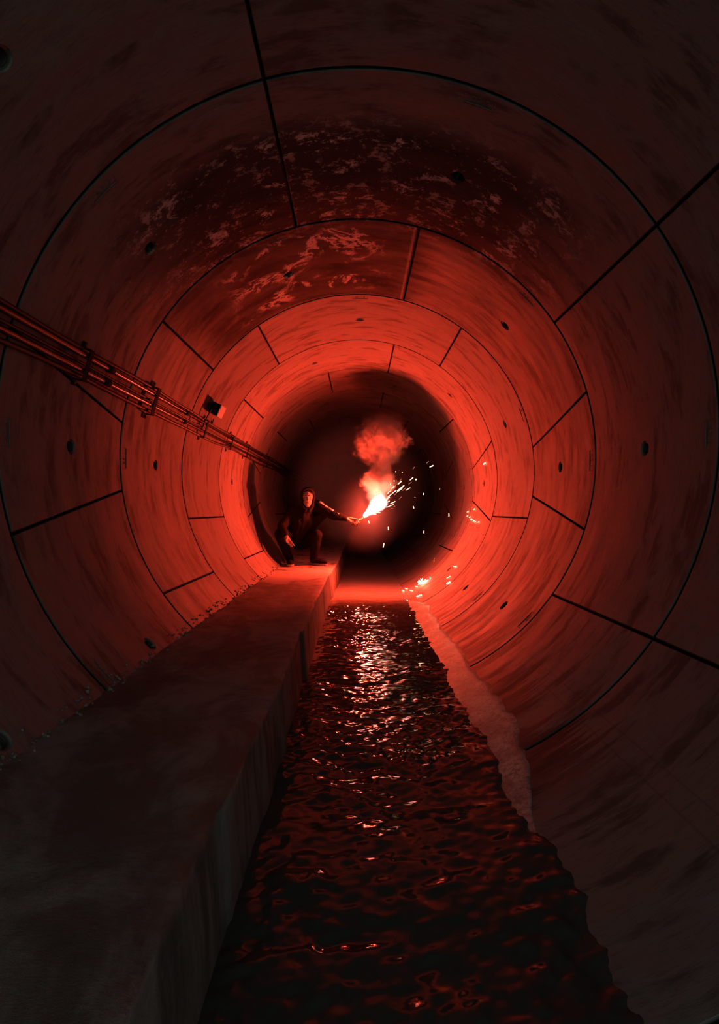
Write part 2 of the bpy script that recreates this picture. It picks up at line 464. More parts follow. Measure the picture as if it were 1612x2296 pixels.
ledge = link('floor_ledge', me, ledge_mat()); tag(ledge, kind='structure')

# crumbled mortar where the ledge meets the lining
bm = bmesh.new()
for i in range(800):
    y = random.uniform(.3, 9.5)
    side = abs(random.gauss(0, .02))
    x = -1.058 + side; z = LEDGE_Z + .002
    if random.random() < .35:
        z += random.uniform(0, .04); x = -math.sqrt(R * R - (CZ - z) ** 2) + .004
    r_ = random.uniform(.002, .008)
    bmesh.ops.create_icosphere(bm, subdivisions=1, radius=1, matrix=Matrix.Translation((x, y, z)) @ Euler((random.random() * 3, random.random() * 3, 0)).to_matrix().to_4x4() @ Matrix.Diagonal((r_ * random.uniform(.6, 1.5), r_ * random.uniform(.6, 1.8), r_ * .7, 1)))
o = from_bm('mortar_crumbs', bm, simple('crumbs', (.19, .18, .17), .85), smooth=False)
tag(o, 'dark crumbs of mortar along the seam between the ledge and the curved wall', 'rubble', kind='stuff')

# pale mortar band along the right edge of the water
ys2 = np.arange(1.75, 6.45, .02); verts, faces = [], []
NB = 14
for y in ys2:
    wob = .030 * float(fbm(np.array([y * 2.3]), np.array([0.]), 4, 31)[0]) + .012 * float(fbm(np.array([y * 11]), np.array([0.]), 2, 35)[0])
    tlow = D(180 - 21.5); thigh = D(180 - 28.9) - wob
    if y < 2.3: thigh = thigh + (tlow - thigh) * min(1, (2.3 - y) / .55) * .9
    if y > 5.9: thigh = thigh + (tlow - thigh) * min(1, (y - 5.9) / .55) * .8
    for i in range(NB):
        f = i / (NB - 1); th = tlow + (thigh - tlow) * f
        thick = .010 * min(1, (1 - f) * 6) * min(1, (y - 1.75) * 3) + .002 * float(fbm(np.array([y * 20]), np.array([f * 6]), 2, 33)[0]) * (1 - f)
        p = wp(th, y, -thick if f < 1 else .004); verts.append(p)
for a in range(len(ys2) - 1):
    for b in range(NB - 1): faces.append((a * NB + b, a * NB + b + 1, (a + 1) * NB + b + 1, (a + 1) * NB + b))
me = bpy.data.meshes.new('floor_mortar_band'); me.from_pydata(verts, [], faces); me.polygons.foreach_set('use_smooth', [True] * len(me.polygons))
t = NT('wet_mortar'); c = t.n('ShaderNodeTexCoord').outputs['Object']
nz = t.noise(c, 7, 6, .6); gz = t.noise(c, 130, 4, .7)
m = t.surf(t.mix(t.math('MULTIPLY', t.rng(t.noise(c, 38, 6, .75), .46, .62), .75), t.mix(t.rng(nz, .4, .6), (.22, .205, .195), (.46, .43, .41)), (.09, .085, .08)), .28, t.math('ADD', nz, t.math('MULTIPLY', gz, 1.3)), .9, .006)
tag(link('floor_mortar_band', me, m), kind='structure')

# ------------------------------------------------------------------ running water
yy = np.concatenate([np.arange(JY[0], 7.0, .010), np.arange(7.0, YEND, .05)])
xx = np.arange(-.42, .72, .010)
X, Y = np.meshgrid(xx, yy)
rough_w = 1 - .80 * np.clip((Y - 6.0) / .8, 0, 1)
# flow-aligned chop, crests slanting across the channel
sx = X * .85 + Y * .25; sy = Y * .95 - X * .35
H = .010 * fbm(sx * 2.2, sy * 2.4, 2, 51) + .0056 * vnoise(sx * 8, sy * 9, 61) + .0038 * vnoise(sx * 18, sy * 20, 62) + .0028 * vnoise(sx * 34, sy * 36, 63) + .0011 * vnoise(sx * 60, sy * 60, 64)
calm = np.clip(.85 + 1.1 * fbm(sx * 1.7, sy * 2.1, 2, 81), .35, 1.5)
H = WATER_Z + 1.22 * H * calm * rough_w
nx = len(xx); V_ = np.stack([X.ravel(), Y.ravel(), H.ravel()], 1)
idx = np.arange(len(V_)).reshape(X.shape)
Fc = np.stack([idx[:-1, :-1].ravel(), idx[:-1, 1:].ravel(), idx[1:, 1:].ravel(), idx[1:, :-1].ravel()], 1)
me = bpy.data.meshes.new('water'); me.from_pydata(V_.tolist(), [], Fc.tolist()); me.polygons.foreach_set('use_smooth', [True] * len(me.polygons))
t = NT('dark_water'); c = t.n('ShaderNodeTexCoord').outputs['Object']
sp = t.n('ShaderNodeSeparateXYZ', {0: c}); x, y, z = sp.outputs
nzw = t.noise(t.xyz(t.math('MULTIPLY', x, 60), t.math('MULTIPLY', y, 75), 0), 1, 3, .6)
# silty sheet of slow water upstream of the riffle
silt = t.rng(t.math('ADD', y, t.math('MULTIPLY', t.noise(t.xyz(t.math('MULTIPLY', x, 3), t.math('MULTIPLY', y, 6), 0), 2, 4), .5)), 6.15, 7.1)
pat = t.noise(t.xyz(t.math('MULTIPLY', x, 2), t.math('MULTIPLY', y, 9), 1.0), 2, 5, .6)
col = t.mix(silt, (.05, .05, .047), t.mix(t.rng(pat, .3, .7), (.20, .18, .16), (.32, .29, .27)))
m = t.surf(col, t.rng(silt, 0, 1, .025, .38, False), nzw, .10, .004, **{'IOR': 1.33, 'Specular IOR Level': .34})
water = link('water', me, m); tag(water, kind='structure')
tag(water, 'shallow rippling water running down the channel beside the ledge', 'water')

# ------------------------------------------------------------------ conduits and cables on the left wall
def tube(name, pts, r, mat, parent=None, seg=10):
    pts = [Vector(p) for p in pts]; bm = bmesh.new(); rings = []
    for i, p in enumerate(pts):
        d = (pts[min(i + 1, len(pts) - 1)] - pts[max(i - 1, 0)]).normalized()
        s = d.cross(Vector((0, 0, 1))).normalized(); u_ = s.cross(d).normalized()
        rings.append([bm.verts.new(p + r * (math.cos(2 * math.pi * j / seg) * s + math.sin(2 * math.pi * j / seg) * u_)) for j in range(seg)])
    for a, b in zip(rings[:-1], rings[1:]):
        for j in range(seg): bm.faces.new((a[j], a[(j + 1) % seg], b[(j + 1) % seg], b[j]))
    bm.faces.new(rings[0]); bm.faces.new(rings[-1])
    return from_bm(name, bm, mat, parent)
def run(h, off, y0, y1, sag=0.0, seed=0, step=.12):
    """points at height h above the axis, off metres from the wall"""
    out = []
    for y in np.arange(y0, y1, step):
        w = sag * float(vnoise(np.array([y * 1.1 + seed]), np.array([seed + .4]), 70 + seed)[0])
        z = CZ + h + w; x = -math.sqrt((R - off) ** 2 - (h + w) ** 2)
        out.append((x, y, z))
    return out
YC = 15.5
BR = [1.86, 2.87, 3.83, 5.10, 6.15, 7.04, 8.6, 10.6, 12.6]
def conduit(h, label):
    root = empty('conduit', run(h, .034, JY[0], JY[0] + .1)[0]); tag(root, label, 'conduit', None)
    o = tube('pipe', run(h, .034, JY[0], YC, .003, int(h * 100)), .0145, M_STEEL)
    o.parent = root; o.matrix_parent_inverse = root.matrix_basis.inverted()
    for y in (1.3, 3.1, 4.5, 6.12, 8.0, 9.9):
        p = run(h, .034, y, y + .13)[0]; q = (p[0], p[1] + .07, p[2])
        bm = bmesh.new(); cone(bm, p, q, .019, .019, 14)
        c_ = from_bm('coupling', bm, M_BRACKET); c_.parent = root; c_.matrix_parent_inverse = root.matrix_basis.inverted()
conduit(.457, 'upper steel conduit clipped along the curved left wall')
conduit(.387, 'lower steel conduit clipped along the curved left wall')
for h, off, r_, sg, sd, lab in ((.424, .016, .008, .010, 1, 'thin black cable running between the two steel conduits'),
                               (.490, .018, .011, .012, 2, 'black cable running above the upper steel conduit'),
                               (.350, .018, .012, .016, 3, 'black cable hanging under the lower steel conduit')):
    o = tube('cable', run(h, off, JY[0], YC, sg, sd), r_, M_BLACK); tag(o, lab, 'cable', None)
order = ['first', 'second', 'third', 'fourth', 'fifth', 'sixth', 'seventh', 'eighth', 'ninth']
for i, y in enumerate(BR):
    ang = math.atan2(-.958 * R, .424)     # angle on the wall from the crown
    th = math.asin(-math.sqrt(1 - (.424 / R) ** 2)); th = -math.acos(.424 / R)
    big = i == 2
    base = wp(th, y, 0)
    root = empty('cable_bracket', base, (0, math.pi / 2 + th + math.pi, 0))
    H_ = .100 if big else .086
    # local: z' outward from wall?  build in world then parent
    def L(s, o_, yo): return wp(th + s / R, y + yo, -o_)
    def plate(name, s0, s1, o0, o1, ya, yb, mat=M_BRACKET):
        bm = bmesh.new(); nS = 8; vs = []
        for q in range(nS + 1):
            s = s0 + (s1 - s0) * q / nS
            vs.append([bm.verts.new(L(s, a_, b_)) for a_, b_ in ((o0, ya), (o1, ya), (o1, yb), (o0, yb))])
        for a_, b_ in zip(vs[:-1], vs[1:]):
            for j in range(4): bm.faces.new((a_[j], a_[(j + 1) % 4], b_[(j + 1) % 4], b_[j]))
        bm.faces.new(vs[0]); bm.faces.new(vs[-1])
        o = from_bm(name, bm, mat, smooth=False); o.parent = root; o.matrix_parent_inverse = root.matrix_basis.inverted(); return o
    bpy.context.view_layer.update()
    plate('strap', -H_, H_, .050, .056, -.030 if big else -.018, .022 if big else .018)
    plate('foot', H_ - .006, H_, .0, .056, -.016, .016); plate('foot', -H_, -H_ + .006, .0, .056, -.016, .016)
    plate('mounting_tab', H_ - .006, H_ + .030, .001, .005, -.050 if big else -.02, .02)
    plate('mounting_tab', -H_ - .030, -H_ + .006, .001, .005, -.050 if big else -.02, .02)
    for s in (H_ + .016, -H_ - .016):
        bm = bmesh.new(); cone(bm, L(s, .004, 0), L(s, .013, 0), .007, .006, 6)
        o = from_bm('anchor_bolt', bm, M_STEEL, smooth=False); o.parent = root; o.matrix_parent_inverse = root.matrix_basis.inverted()
    tag(root, order[i] + ' cable bracket counting from the camera, strapped over the conduits on the left wall' if not big else
        'widest black cable bracket, third from the camera, strapped over the left wall conduits', 'bracket', 'brackets holding the conduits')

# pale junction box above the conduits
yb0 = 5.08; th = -math.acos(.62 / R)
cpt = wp(th, yb0, -.05)
jb = empty('junction_box', cpt); rz = (0, -(math.pi / 2 + th) * 1, 0)
def jbox(name, c, s, mat, bevel=.004, parent=jb):
    bm = bmesh.new(); box(bm, (0, 0, 0), s, None, bevel)
    M_ = Euler((0, th, 0)).to_matrix()
    o = from_bm(name, bm, mat, None, smooth=False)
    o.rotation_euler = Euler((0, th, 0)); o.location = M_ @ Vector(c)
    o.parent = parent; return o
# local axes: x tangential, z outward (radial), y along the tunnel
jbox('body', (0, .09, -.012), (.105, .16, .075), M_BOX, .006)
jbox('lid', (0, .09, -.056), (.112, .168, .014), M_BOX, .004)
jbox('shaded_end_plate', (0, .005, -.014), (.108, .012, .082), M_BRACKET, .003)  # end facing the camera coloured dark to stand in for its shade
for s_ in (-1, 1):
    bm = bmesh.new(); cone(bm, (s_ * .022 - .0, 0, 0), (s_ * .022, -.03, 0), .011, .011, 12)
    g = from_bm('cable_gland', bm, M_BLACK); g.rotation_euler = Euler((0, th, 0)); g.location = Euler((0, th, 0)).to_matrix() @ Vector((0, 0, -.02)); g.parent = jb
tag(jb, 'small pale junction box with its shaded end coloured black, mounted above the conduits on the left wall', 'junction box')
tube('box_lead', [wp(th, yb0 - .03, -.06), wp(th - .02, yb0 - .06, -.06), wp(th - .09, yb0 - .07, -.05), wp(th - .15, yb0 - .03, -.03)], .006, M_BLACK)
bpy.data.objects['box_lead'].parent = jb; bpy.data.objects['box_lead'].matrix_parent_inverse = Matrix.Translation(cpt).inverted()

# ------------------------------------------------------------------ the person
who = empty('person', (-.75, 7.6, LEDGE_Z))
tag(who, 'person in a dark hooded sweatshirt squatting on the ledge and holding out a burning flare', 'person')
def part(name, me, mat, parent=who):
    o = link(name, me, mat)
    o.parent = parent
    w = Matrix.Translation((-.75, 7.6, LEDGE_Z))
    o.matrix_parent_inverse = w.inverted() if parent is who else Matrix.Identity(4)
    return o
PEL = P(673, 1208, 7.86); CH = P(683, 1160, 7.64); NK = P(690, 1136, 7.58); HD = P(690, 1116, 7.52)
SR, ER, WR = P(660, 1146, 7.64), P(632, 1181, 7.52), P(642.5, 1203, 7.34)
SL, EL, WL = P(712, 1134, 7.60), P(747, 1153, 7.50), P(779, 1163.5, 7.42)
HR, KR, AR = P(663, 1212, 7.84), P(627, 1197, 7.46), P(650, 1257, 7.52)
HL, KL, AL = P(684, 1212, 7.84), P(711, 1199, 7.42), P(703, 1254, 7.54)
TR, TL = P(652, 1268, 7.30), P(728, 1265, 7.40)
def face(bm, o, tilt):
    M_ = Matrix.Translation(o) @ Euler(tilt).to_matrix().to_4x4()
    q = lambda *p: M_ @ Vector(p)
    e = Euler(tilt)
    ball(bm, q(0, .012, .025), (.076, .094, .092), e, 24, 16)
    ball(bm, q(0, -.025, -.030), (.057, .064, .085), e, 24, 16)
    ball(bm, q(0, -.064, -.097), .021)
    cap(bm, q(0, -.088, .015), q(0, -.114, -.026), .0075, .0125)
    for s in (-1, 1):
        ball(bm, q(s * .012, -.100, -.030), .009)
        ball(bm, q(s * .036, -.062, -.016), (.019, .018, .018))
        cap(bm, q(s * .012, -.088, .030), q(s * .044, -.072, .028), .0085, .008)
        ball(bm, q(s * .078, .012, -.002), (.010, .020, .030))
        cap(bm, q(s * .048, -.02, -.065), q(s * .014, -.062, -.100), .017, .016)
    cap(bm, q(-.020, -.084, -.060), q(.020, -.084, -.060), .0065, .0065); ball(bm, q(0, -.088, -.059), .008)
    cap(bm, q(-.015, -.083, -.074), q(.015, -.083, -.074), .0075, .0075)
    return q
TILT = (.10, .04, .12)
bm = bmesh.new()
q = face(bm, HD, TILT)
cap(bm, NK + Vector((0, .02, -.02)), HD + Vector((0, .02, -.04)), .058, .054)
def limb(bm, pts): chain(bm, pts)
limb(bm, [(PEL, .13), (PEL.lerp(CH, .5), .120), (CH, .130), (NK + Vector((0, .02, -.03)), .07)])
limb(bm, [(SR, .055), (ER, .040), (WR, .026)]); limb(bm, [(SL, .055), (EL, .040), (WL, .026)])
cap(bm, SR, SL, .06, .06)
limb(bm, [(HR, .085), (KR, .055), (AR, .036)]); limb(bm, [(HL, .085), (KL, .055), (AL, .036)])
cap(bm, AR, AR - Vector((0, 0, .03)), .030, .020); cap(bm, AL, AL - Vector((0, 0, .03)), .030, .020)
def finger(bm, pts, r0=.0088, r1=.0068):
    n = len(pts) - 1
    for i in range(n):
        cap(bm, pts[i], pts[i + 1], r0 + (r1 - r0) * i / n, r0 + (r1 - r0) * (i + 1) / n, 10)
# relaxed hand hanging off the knee
hp = P(646, 1210, 7.30)
for s in np.linspace(-1, 1, 4):
    cap(bm, WR + Vector((s * .012, 0, -.004)), P(648 + s * 3.6, 1214, 7.285), .016, .0125, 10)
for (k0, m0, t0) in (((644.2, 1213.5), (645.8, 1218), (648.0, 1221.6)), ((646.6, 1214.5), (649.6, 1220), (652.6, 1226)),
                     ((649.2, 1214.3), (652.6, 1219.6), (656.0, 1226)), ((651.6, 1213.2), (655.4, 1218), (659.4, 1223.4))):
    finger(bm, [P(*k0, 7.285), P(*m0, 7.265), P(*t0, 7.275)], .0090, .0066)
finger(bm, [P(644, 1206, 7.30), P(641.5, 1211.5, 7.28), P(642.5, 1216, 7.27)], .0105, .0080)
# hand closed round the flare
TB0, TB1 = P(789.5, 1178, 7.415), P(817.5, 1158, 7.375)     # flare tube ends
ax = (TB1 - TB0).normalized()
fc = TB0.lerp(TB1, .34)
back = (WL - fc).normalized()
for s in (-1, -.3, .4, 1):
    cap(bm, WL + Vector((0, s * .010, s * -.004)), fc + back * .034 + ax * s * .026, .020, .014, 10)
side_ = ax.cross(Vector((0, 1, 0))).normalized()            # across the tube in the picture
front = Vector((0, -1, 0))
if side_.dot(back) < 0: side_ = -side_
for i in range(4):
    b = fc + ax * (-.030 + .0195 * i); r_ = .0088 - .0006 * abs(i - 1.5)
    rr = .0235
    pts = [b + side_ * .030 + Vector((0, .012, 0))]
    for ang in (20, 75, 130, 185, 235):
        a_ = math.radians(ang)
        pts.append(b + side_ * rr * math.cos(a_) + Vector((0, -1, 0)) * rr * math.sin(a_))
    finger(bm, pts, r_ + .0006, r_ - .001)
finger(bm, [WL + Vector((.02, -.01, .016)), fc + side_ * .030 + ax * .030 + Vector((0, -.012, 0)), fc + ax * .056 + side_ * .006 + Vector((0, -.024, 0))], .0125, .0085)
part('body', fuse(bm, .0042, 3, .45), M_SKIN)

for s in (-1, 1):
    bm = bmesh.new(); ball(bm, q(s * .030, -.0655, .008), (.0125, .0120, .0095))
    e = from_bm('eye', bm, M_EYE); e.parent = who; e.matrix_parent_inverse = Matrix.Translation((-.75, 7.6, LEDGE_Z)).inverted()
    bm = bmesh.new(); ball(bm, q(s * .030 + .001, -.0745, .008), (.0058, .0045, .0055))
    e2 = from_bm('iris', bm, M_PUPIL); e2.parent = e
for s in (-1, 1):
    bm = bmesh.new(); finger(bm, [q(s * .013, -.0935, .031), q(s * .030, -.0865, .036), q(s * .046, -.0745, .032)], .0035, .0025)
    e = from_bm('eyebrow', bm, M_HAIR); e.parent = who; e.matrix_parent_inverse = Matrix.Translation((-.75, 7.6, LEDGE_Z)).inverted()
bm = bmesh.new(); finger(bm, [q(-.020, -.0865, -.0665), q(0, -.0925, -.0665), q(.020, -.0865, -.0665)], .0028, .0028)
e = from_bm('mouth', bm, simple('lip_line', (.10, .03, .025), .6)); e.parent = who; e.matrix_parent_inverse = Matrix.Translation((-.75, 7.6, LEDGE_Z)).inverted()
bm = bmesh.new(); ball(bm, q(0, .026, .050), (.082, .094, .080), Euler(TILT), 24, 16)
for i in range(9): ball(bm, q(-.06 + .015 * i, -.052, .093 - abs(i - 4) * .006), (.013, .018, .012))
part('hair', fuse(bm, .005, 2), M_HAIR)

# hooded sweatshirt
bm = bmesh.new()
ball(bm, PEL + Vector((0, .01, .04)), (.18, .16, .13))
limb(bm, [(PEL + Vector((0, 0, .05)), .155), (PEL.lerp(CH, .5) + Vector((0, -.03, 0)), .152), (CH + Vector((0, -.01, 0)), .150), (NK + Vector((0, .02, -.05)), .10)])
limb(bm, [(CH + Vector((-.06, -.02, -.03)), .13), (PEL + Vector((-.05, -.10, .05)), .13)])
limb(bm, [(CH + Vector((.07, -.02, -.03)), .12), (PEL + Vector((.09, -.10, .05)), .12)])
cap(bm, SR + Vector((.01, 0, -.01)), NK + Vector((-.02, .02, -.045)), .078, .085); cap(bm, SL + Vector((-.01, 0, -.01)), NK + Vector((.02, .02, -.045)), .078, .085)
limb(bm, [(SR, .080), (SR.lerp(ER, .5), .070), (ER, .066), (ER.lerp(WR, .55), .052), (WR.lerp(ER, .08), .036)])
limb(bm, [(SL, .080), (SL.lerp(EL, .5) + Vector((0, 0, -.014)), .076), (EL + Vector((0, 0, -.012)), .066), (EL.lerp(WL, .55) + Vector((0, 0, -.006)), .052), (WL.lerp(EL, .10), .036)])
limb(bm, [(CH + Vector((.08, 0, -.08)), .10), (EL.lerp(SL, .45) + Vector((-.02, 0, -.055)), .055)])
# the hood: back dome and rim round the face
ball(bm, q(0, .052, .022), (.104, .108, .128), Euler(TILT), 28, 18)
rim = []
for i in range(25):
    a_ = 2 * math.pi * i / 24
    rim.append((q(.082 * math.sin(a_), -.040 - .018 * math.cos(a_) + .018 * math.sin(a_) ** 2, .010 + .118 * math.cos(a_)), .017))
chain(bm, rim, 10)
cap(bm, q(0, .0, -.13), q(.0, .05, -.10), .075, .085)
for s in (-1, 1):
    limb(bm, [(q(s * .075, -.03, -.07), .022), (q(s * .05, -.045, -.135), .026), (q(s * .02, -.06, -.17), .026)])
hood = part('hooded_sweatshirt', fuse(bm, .0065, 3, .5, wrinkle(.007, 13, 4)), M_CLOTH)
for s in (-1, 1):
    bm = bmesh.new(); finger(bm, [q(s * .030, -.100, -.165), q(s * .034, -.118, -.21), q(s * .036, -.125, -.26)], .003, .003)
    d_ = from_bm('drawstring', bm, M_CLOTH); d_.parent = hood
# printed stripe on the outer sleeve, in short dashes
dS = (EL - SL).normalized(); upS = (Vector((0, -.45, 1)) - dS * dS.dot(Vector((0, -.45, 1)))).normalized()
for (a_, b_) in ((.06, .34), (.40, .58), (.62, .96), (1.22, 1.32)):
    bm = bmesh.new(); n_ = 6; vs = []
    for i in range(n_ + 1):
        f = a_ + (b_ - a_) * i / n_
        rr = (.080 + (.073 - .080) * min(f, 1) * 1.0) + .0035 - .004 * min(f, 1)
        c_ = SL.lerp(EL, f) + Vector((0, 0, -.014 * min(f * 2, 2 - f * 1) if f < 1 else -.014))
        row = []
        for w in (-.26, 0, .20):
            u2 = (upS * math.cos(w) + dS.cross(upS) * math.sin(w)).normalized()
            row.append((c_ + u2 * rr, c_ + u2 * (rr - .006)))
        vs.append([bm.verts.new(r0) for r0, _ in row] + [bm.verts.new(r1) for _, r1 in reversed(row)])
    for x_, y_ in zip(vs[:-1], vs[1:]):
        for j in range(6): bm.faces.new((x_[j], x_[(j + 1) % 6], y_[(j + 1) % 6], y_[j]))
    bm.faces.new(vs[0]); bm.faces.new(vs[-1])
    o = from_bm('sleeve_print', bm, M_STRIPE, smooth=True); o.parent = hood; o['label'] = 'white printed dash on the sleeve'
# trousers
bm = bmesh.new()
ball(bm, PEL + Vector((0, .01, -.03)), (.165, .145, .125))
limb(bm, [(HR, .105), (HR.lerp(KR, .5), .094), (KR, .073), (KR.lerp(AR, .45), .066), (AR + Vector((0, 0, .015)), .052)])
limb(bm, [(HL, .105), (HL.lerp(KL, .5), .094), (KL, .073), (KL.lerp(AL, .45), .066), (AL + Vector((0, 0, .015)), .052)])
part('trousers', fuse(bm, .0065, 3, .5, wrinkle(.006, 17, 8)), M_JEANS)
# shoes
def shoe(heel, toe, ankle):
    z0 = LEDGE_Z + .004
    heel = Vector((heel.x, heel.y, z0)); toe = Vector((toe.x, toe.y, z0)); f = (toe - heel).normalized(); sd = Vector((f.y, -f.x, 0))
    ln = .285; toe = heel + f * ln
    def pt(a, s, z): return heel + f * a * ln + sd * s + Vector((0, 0, z))
    bm = bmesh.new()
    chain(bm, [(pt(.12, 0, .050), .036), (pt(.40, 0, .052), .038), (pt(.72, 0, .042), .036), (pt(.90, 0, .036), .030)])
    cap(bm, pt(.16, 0, .06), ankle + Vector((0, 0, -.01)), .042, .046)
    cap(bm, pt(.35, 0, .075), ankle, .036, .044); cap(bm, pt(.72, -.012, .036), pt(.72, .012, .036), .033, .033)
    o = part('shoe', fuse(bm, .005, 2), M_SHOE)
    bm = bmesh.new(); prof = [(-.02, .026), (.05, .036), (.25, .037), (.45, .038), (.70, .048), (.88, .044), (1.0, .026), (1.03, .008)]
    vs = []
    for zz, g in ((0, 1), (.022, 1.02), (.026, .96)):
        row = [bm.verts.new(pt(a, w * g, zz)) for a, w in prof] + [bm.verts.new(pt(a, -w * g, zz)) for a, w in reversed(prof)]
        vs.append(row)
    for x_, y_ in zip(vs[:-1], vs[1:]):
        for j in range(len(x_)): bm.faces.new((x_[j], x_[(j + 1) % len(x_)], y_[(j + 1) % len(x_)], y_[j]))
    bm.faces.new(vs[0]); bm.faces.new(vs[-1])
    s_ = from_bm('sole', bm, M_SOLE, smooth=False); s_.parent = o; s_['label'] = 'pale rubber sole'
    bm = bmesh.new()
    for i in range(4):
        a = .40 + i * .075; cap(bm, pt(a, -.024, .083 - i * .006), pt(a, .024, .083 - i * .006), .0035, .0035, 8)
    l_ = from_bm('laces', bm, M_CLOTH); l_.parent = o
shoe(P(649, 1262, 7.60), P(652, 1268, 7.30), AR)
shoe(P(696.5, 1262, 7.60), P(731, 1265, 7.44), AL)

# ------------------------------------------------------------------ hand flare
fl = empty('hand_flare', TB0); tag(fl, 'burning red hand flare held out in the fist of the squatting person', 'flare')
inv = Matrix.Translation(TB0).inverted()
def fpart(o): o.parent = fl; o.matrix_parent_inverse = inv; return o
bm = bmesh.new(); cone(bm, TB0, TB0.lerp(TB1, .93), .0115, .0115, 20); fpart(from_bm('tube', bm, M_FLARE))
bm = bmesh.new(); cone(bm, TB0.lerp(TB1, .90), TB1, .0135, .0120, 20); fpart(from_bm('collar', bm, M_FLARECAP))
bm = bmesh.new(); cone(bm, TB0 - ax * .012, TB0, .0125, .0128, 20); fpart(from_bm('end_cap', bm, M_FLARECAP))
# flame jet
def blob_mesh(spine, voxel, jit=None, seg=16):
    bm = bmesh.new(); chain(bm, spine, seg); return fuse(bm, voxel, 2, .5, jit)
FD = 7.34
jet = [(P(818, 1157, FD), .036), (P(824, 1151, FD), .065), (P(832, 1143, FD), .10), (P(842, 1133, FD), .125), (P(852, 1122, FD), .125), (P(863, 1112, FD), .09)]
fm = blob_mesh(jet, .016)
t = NT('flame'); c = t.n('ShaderNodeTexCoord').outputs['Object']
A0, A1 = P(816, 1158, FD), P(860, 1119, FD)
dv = A1 - A0; L_ = dv.length; dvn = dv / L_
rel = t.n('ShaderNodeVectorMath', {0: c, 1: tuple(A0)}, operation='SUBTRACT').outputs[0]
along = t.n('ShaderNodeVectorMath', {0: rel, 1: tuple(dvn)}, operation='DOT_PRODUCT').outputs['Value']
f = t.math('DIVIDE', along, L_)
prj = t.n('ShaderNodeVectorMath', {0: tuple(dvn)}, operation='SCALE'); t.put(prj.inputs['Scale'], along)
perp = t.n('ShaderNodeVectorMath', {0: rel, 1: prj.outputs[0]}, operation='SUBTRACT').outputs[0]
dist = t.n('ShaderNodeVectorMath', {0: perp}, operation='LENGTH').outputs['Value']
rad = t.rng(f, -.05, .7, .024, .112, False)
nzf = t.noise(c, 14, 4, .6)
dd = t.math('ADD', t.math('DIVIDE', dist, rad), t.math('MULTIPLY', t.math('SUBTRACT', nzf, .5), .9))
dens = t.math('MULTIPLY', t.math('SUBTRACT', 1.0, t.rng(dd, .25, 1.05)), t.math('MULTIPLY', t.rng(f, -.06, .05), t.math('SUBTRACT', 1.0, t.rng(f, .6, 1.12))))
em = t.n('ShaderNodeEmission', {'Color': (1, .40, .35, 1), 'Strength': t.math('MULTIPLY', dens, 190)})
t.t.links.new(em.outputs[0], t.out.inputs['Volume'])
flame = link('flame', fm, t.m); fpart(flame)
# the burning tip is what lights the place
tip = P(824, 1151, FD - .02)
RED = (1.0, .046, .016)
l = bpy.data.lights.new('flare_glow', 'POINT'); l.energy = 1.0; l.color = (1, 1, 1); l.shadow_soft_size = .026
l.use_nodes = True; nt = l.node_tree; nt.nodes.clear()
lo = nt.nodes.new('ShaderNodeOutputLight'); le = nt.nodes.new('ShaderNodeEmission'); le.inputs['Color'].default_value = (*RED, 1)
ge = nt.nodes.new('ShaderNodeNewGeometry'); dp = nt.nodes.new('ShaderNodeVectorMath'); dp.operation = 'DOT_PRODUCT'
nt.links.new(ge.outputs['Incoming'], dp.inputs[0]); dp.inputs[1].default_value = tuple(Vector((-.03, -1, .09)).normalized())
ac = nt.nodes.new('ShaderNodeMath'); ac.operation = 'ARCCOSINE'; nt.links.new(dp.outputs['Value'], ac.inputs[0])
dv_ = nt.nodes.new('ShaderNodeMath'); dv_.operation = 'DIVIDE'; nt.links.new(ac.outputs[0], dv_.inputs[0]); dv_.inputs[1].default_value = math.pi
fc_ = nt.nodes.new('ShaderNodeFloatCurve'); nt.links.new(dv_.outputs[0], fc_.inputs['Value'])
cv = fc_.mapping.curves[0]
LOBE = [(0, .24), (10, .22), (14.5, .09), (17, .12), (19.6, .38), (22, .76), (25.5, 1.0), (35.5, 1.1), (56, 1.32), (72, 1.22), (90, .70), (124, .26), (150, .11), (180, .08)]
cv.points[0].location = (0, LOBE[0][1]); cv.points[1].location = (1, LOBE[-1][1])
for a_, b_ in LOBE[1:-1]: cv.points.new(a_ / 180, b_)
for p_ in cv.points: p_.handle_type = 'AUTO_CLAMPED'
fc_.mapping.update()
sc_ = nt.nodes.new('ShaderNodeMath'); sc_.operation = 'MULTIPLY'; nt.links.new(fc_.outputs[0], sc_.inputs[0]); sc_.inputs[1].default_value = FLARE_POWER
nt.links.new(sc_.outputs[0], le.inputs['Strength']); nt.links.new(le.outputs[0], lo.inputs[0])
lo_ = bpy.data.objects.new('flare_glow', l); COL.objects.link(lo_); lo_.location = tip; fpart(lo_)

# ------------------------------------------------------------------ smoke
SD = 7.50
sm = [((848, 1124), 17), ((849, 1112), 23), ((849, 1096), 31), ((850, 1080), 33), ((851, 1064), 30), ((853, 1049), 25), ((852, 1034), 33), ((853, 1018), 45),
      ((856, 1000), 51), ((858, 984), 52), ((860, 968), 50), ((862, 952), 42)]
k_ = SD / F
spine = [(P(*p, SD), r_ * k_ * 1.02) for p, r_ in sm]
hull = [(p, r_ * 1.28 + .02) for p, r_ in spine]
def lump(co):
    return .045 * fbm(co[:, 0] * 9 + co[:, 1] * 4, co[:, 2] * 9, 3, 91)
bm = bmesh.new(); chain(bm, hull, 20)
ball(bm, P(826, 1008, SD), 20 * k_); ball(bm, P(891, 1003, SD), 22 * k_); ball(bm, P(828, 1085, SD), 12 * k_); ball(bm, P(886, 962, SD), 26 * k_)
smm = fuse(bm, .022, 3, .5, lump)
t = NT('smoke'); c = t.n('ShaderNodeTexCoord').outputs['Object']
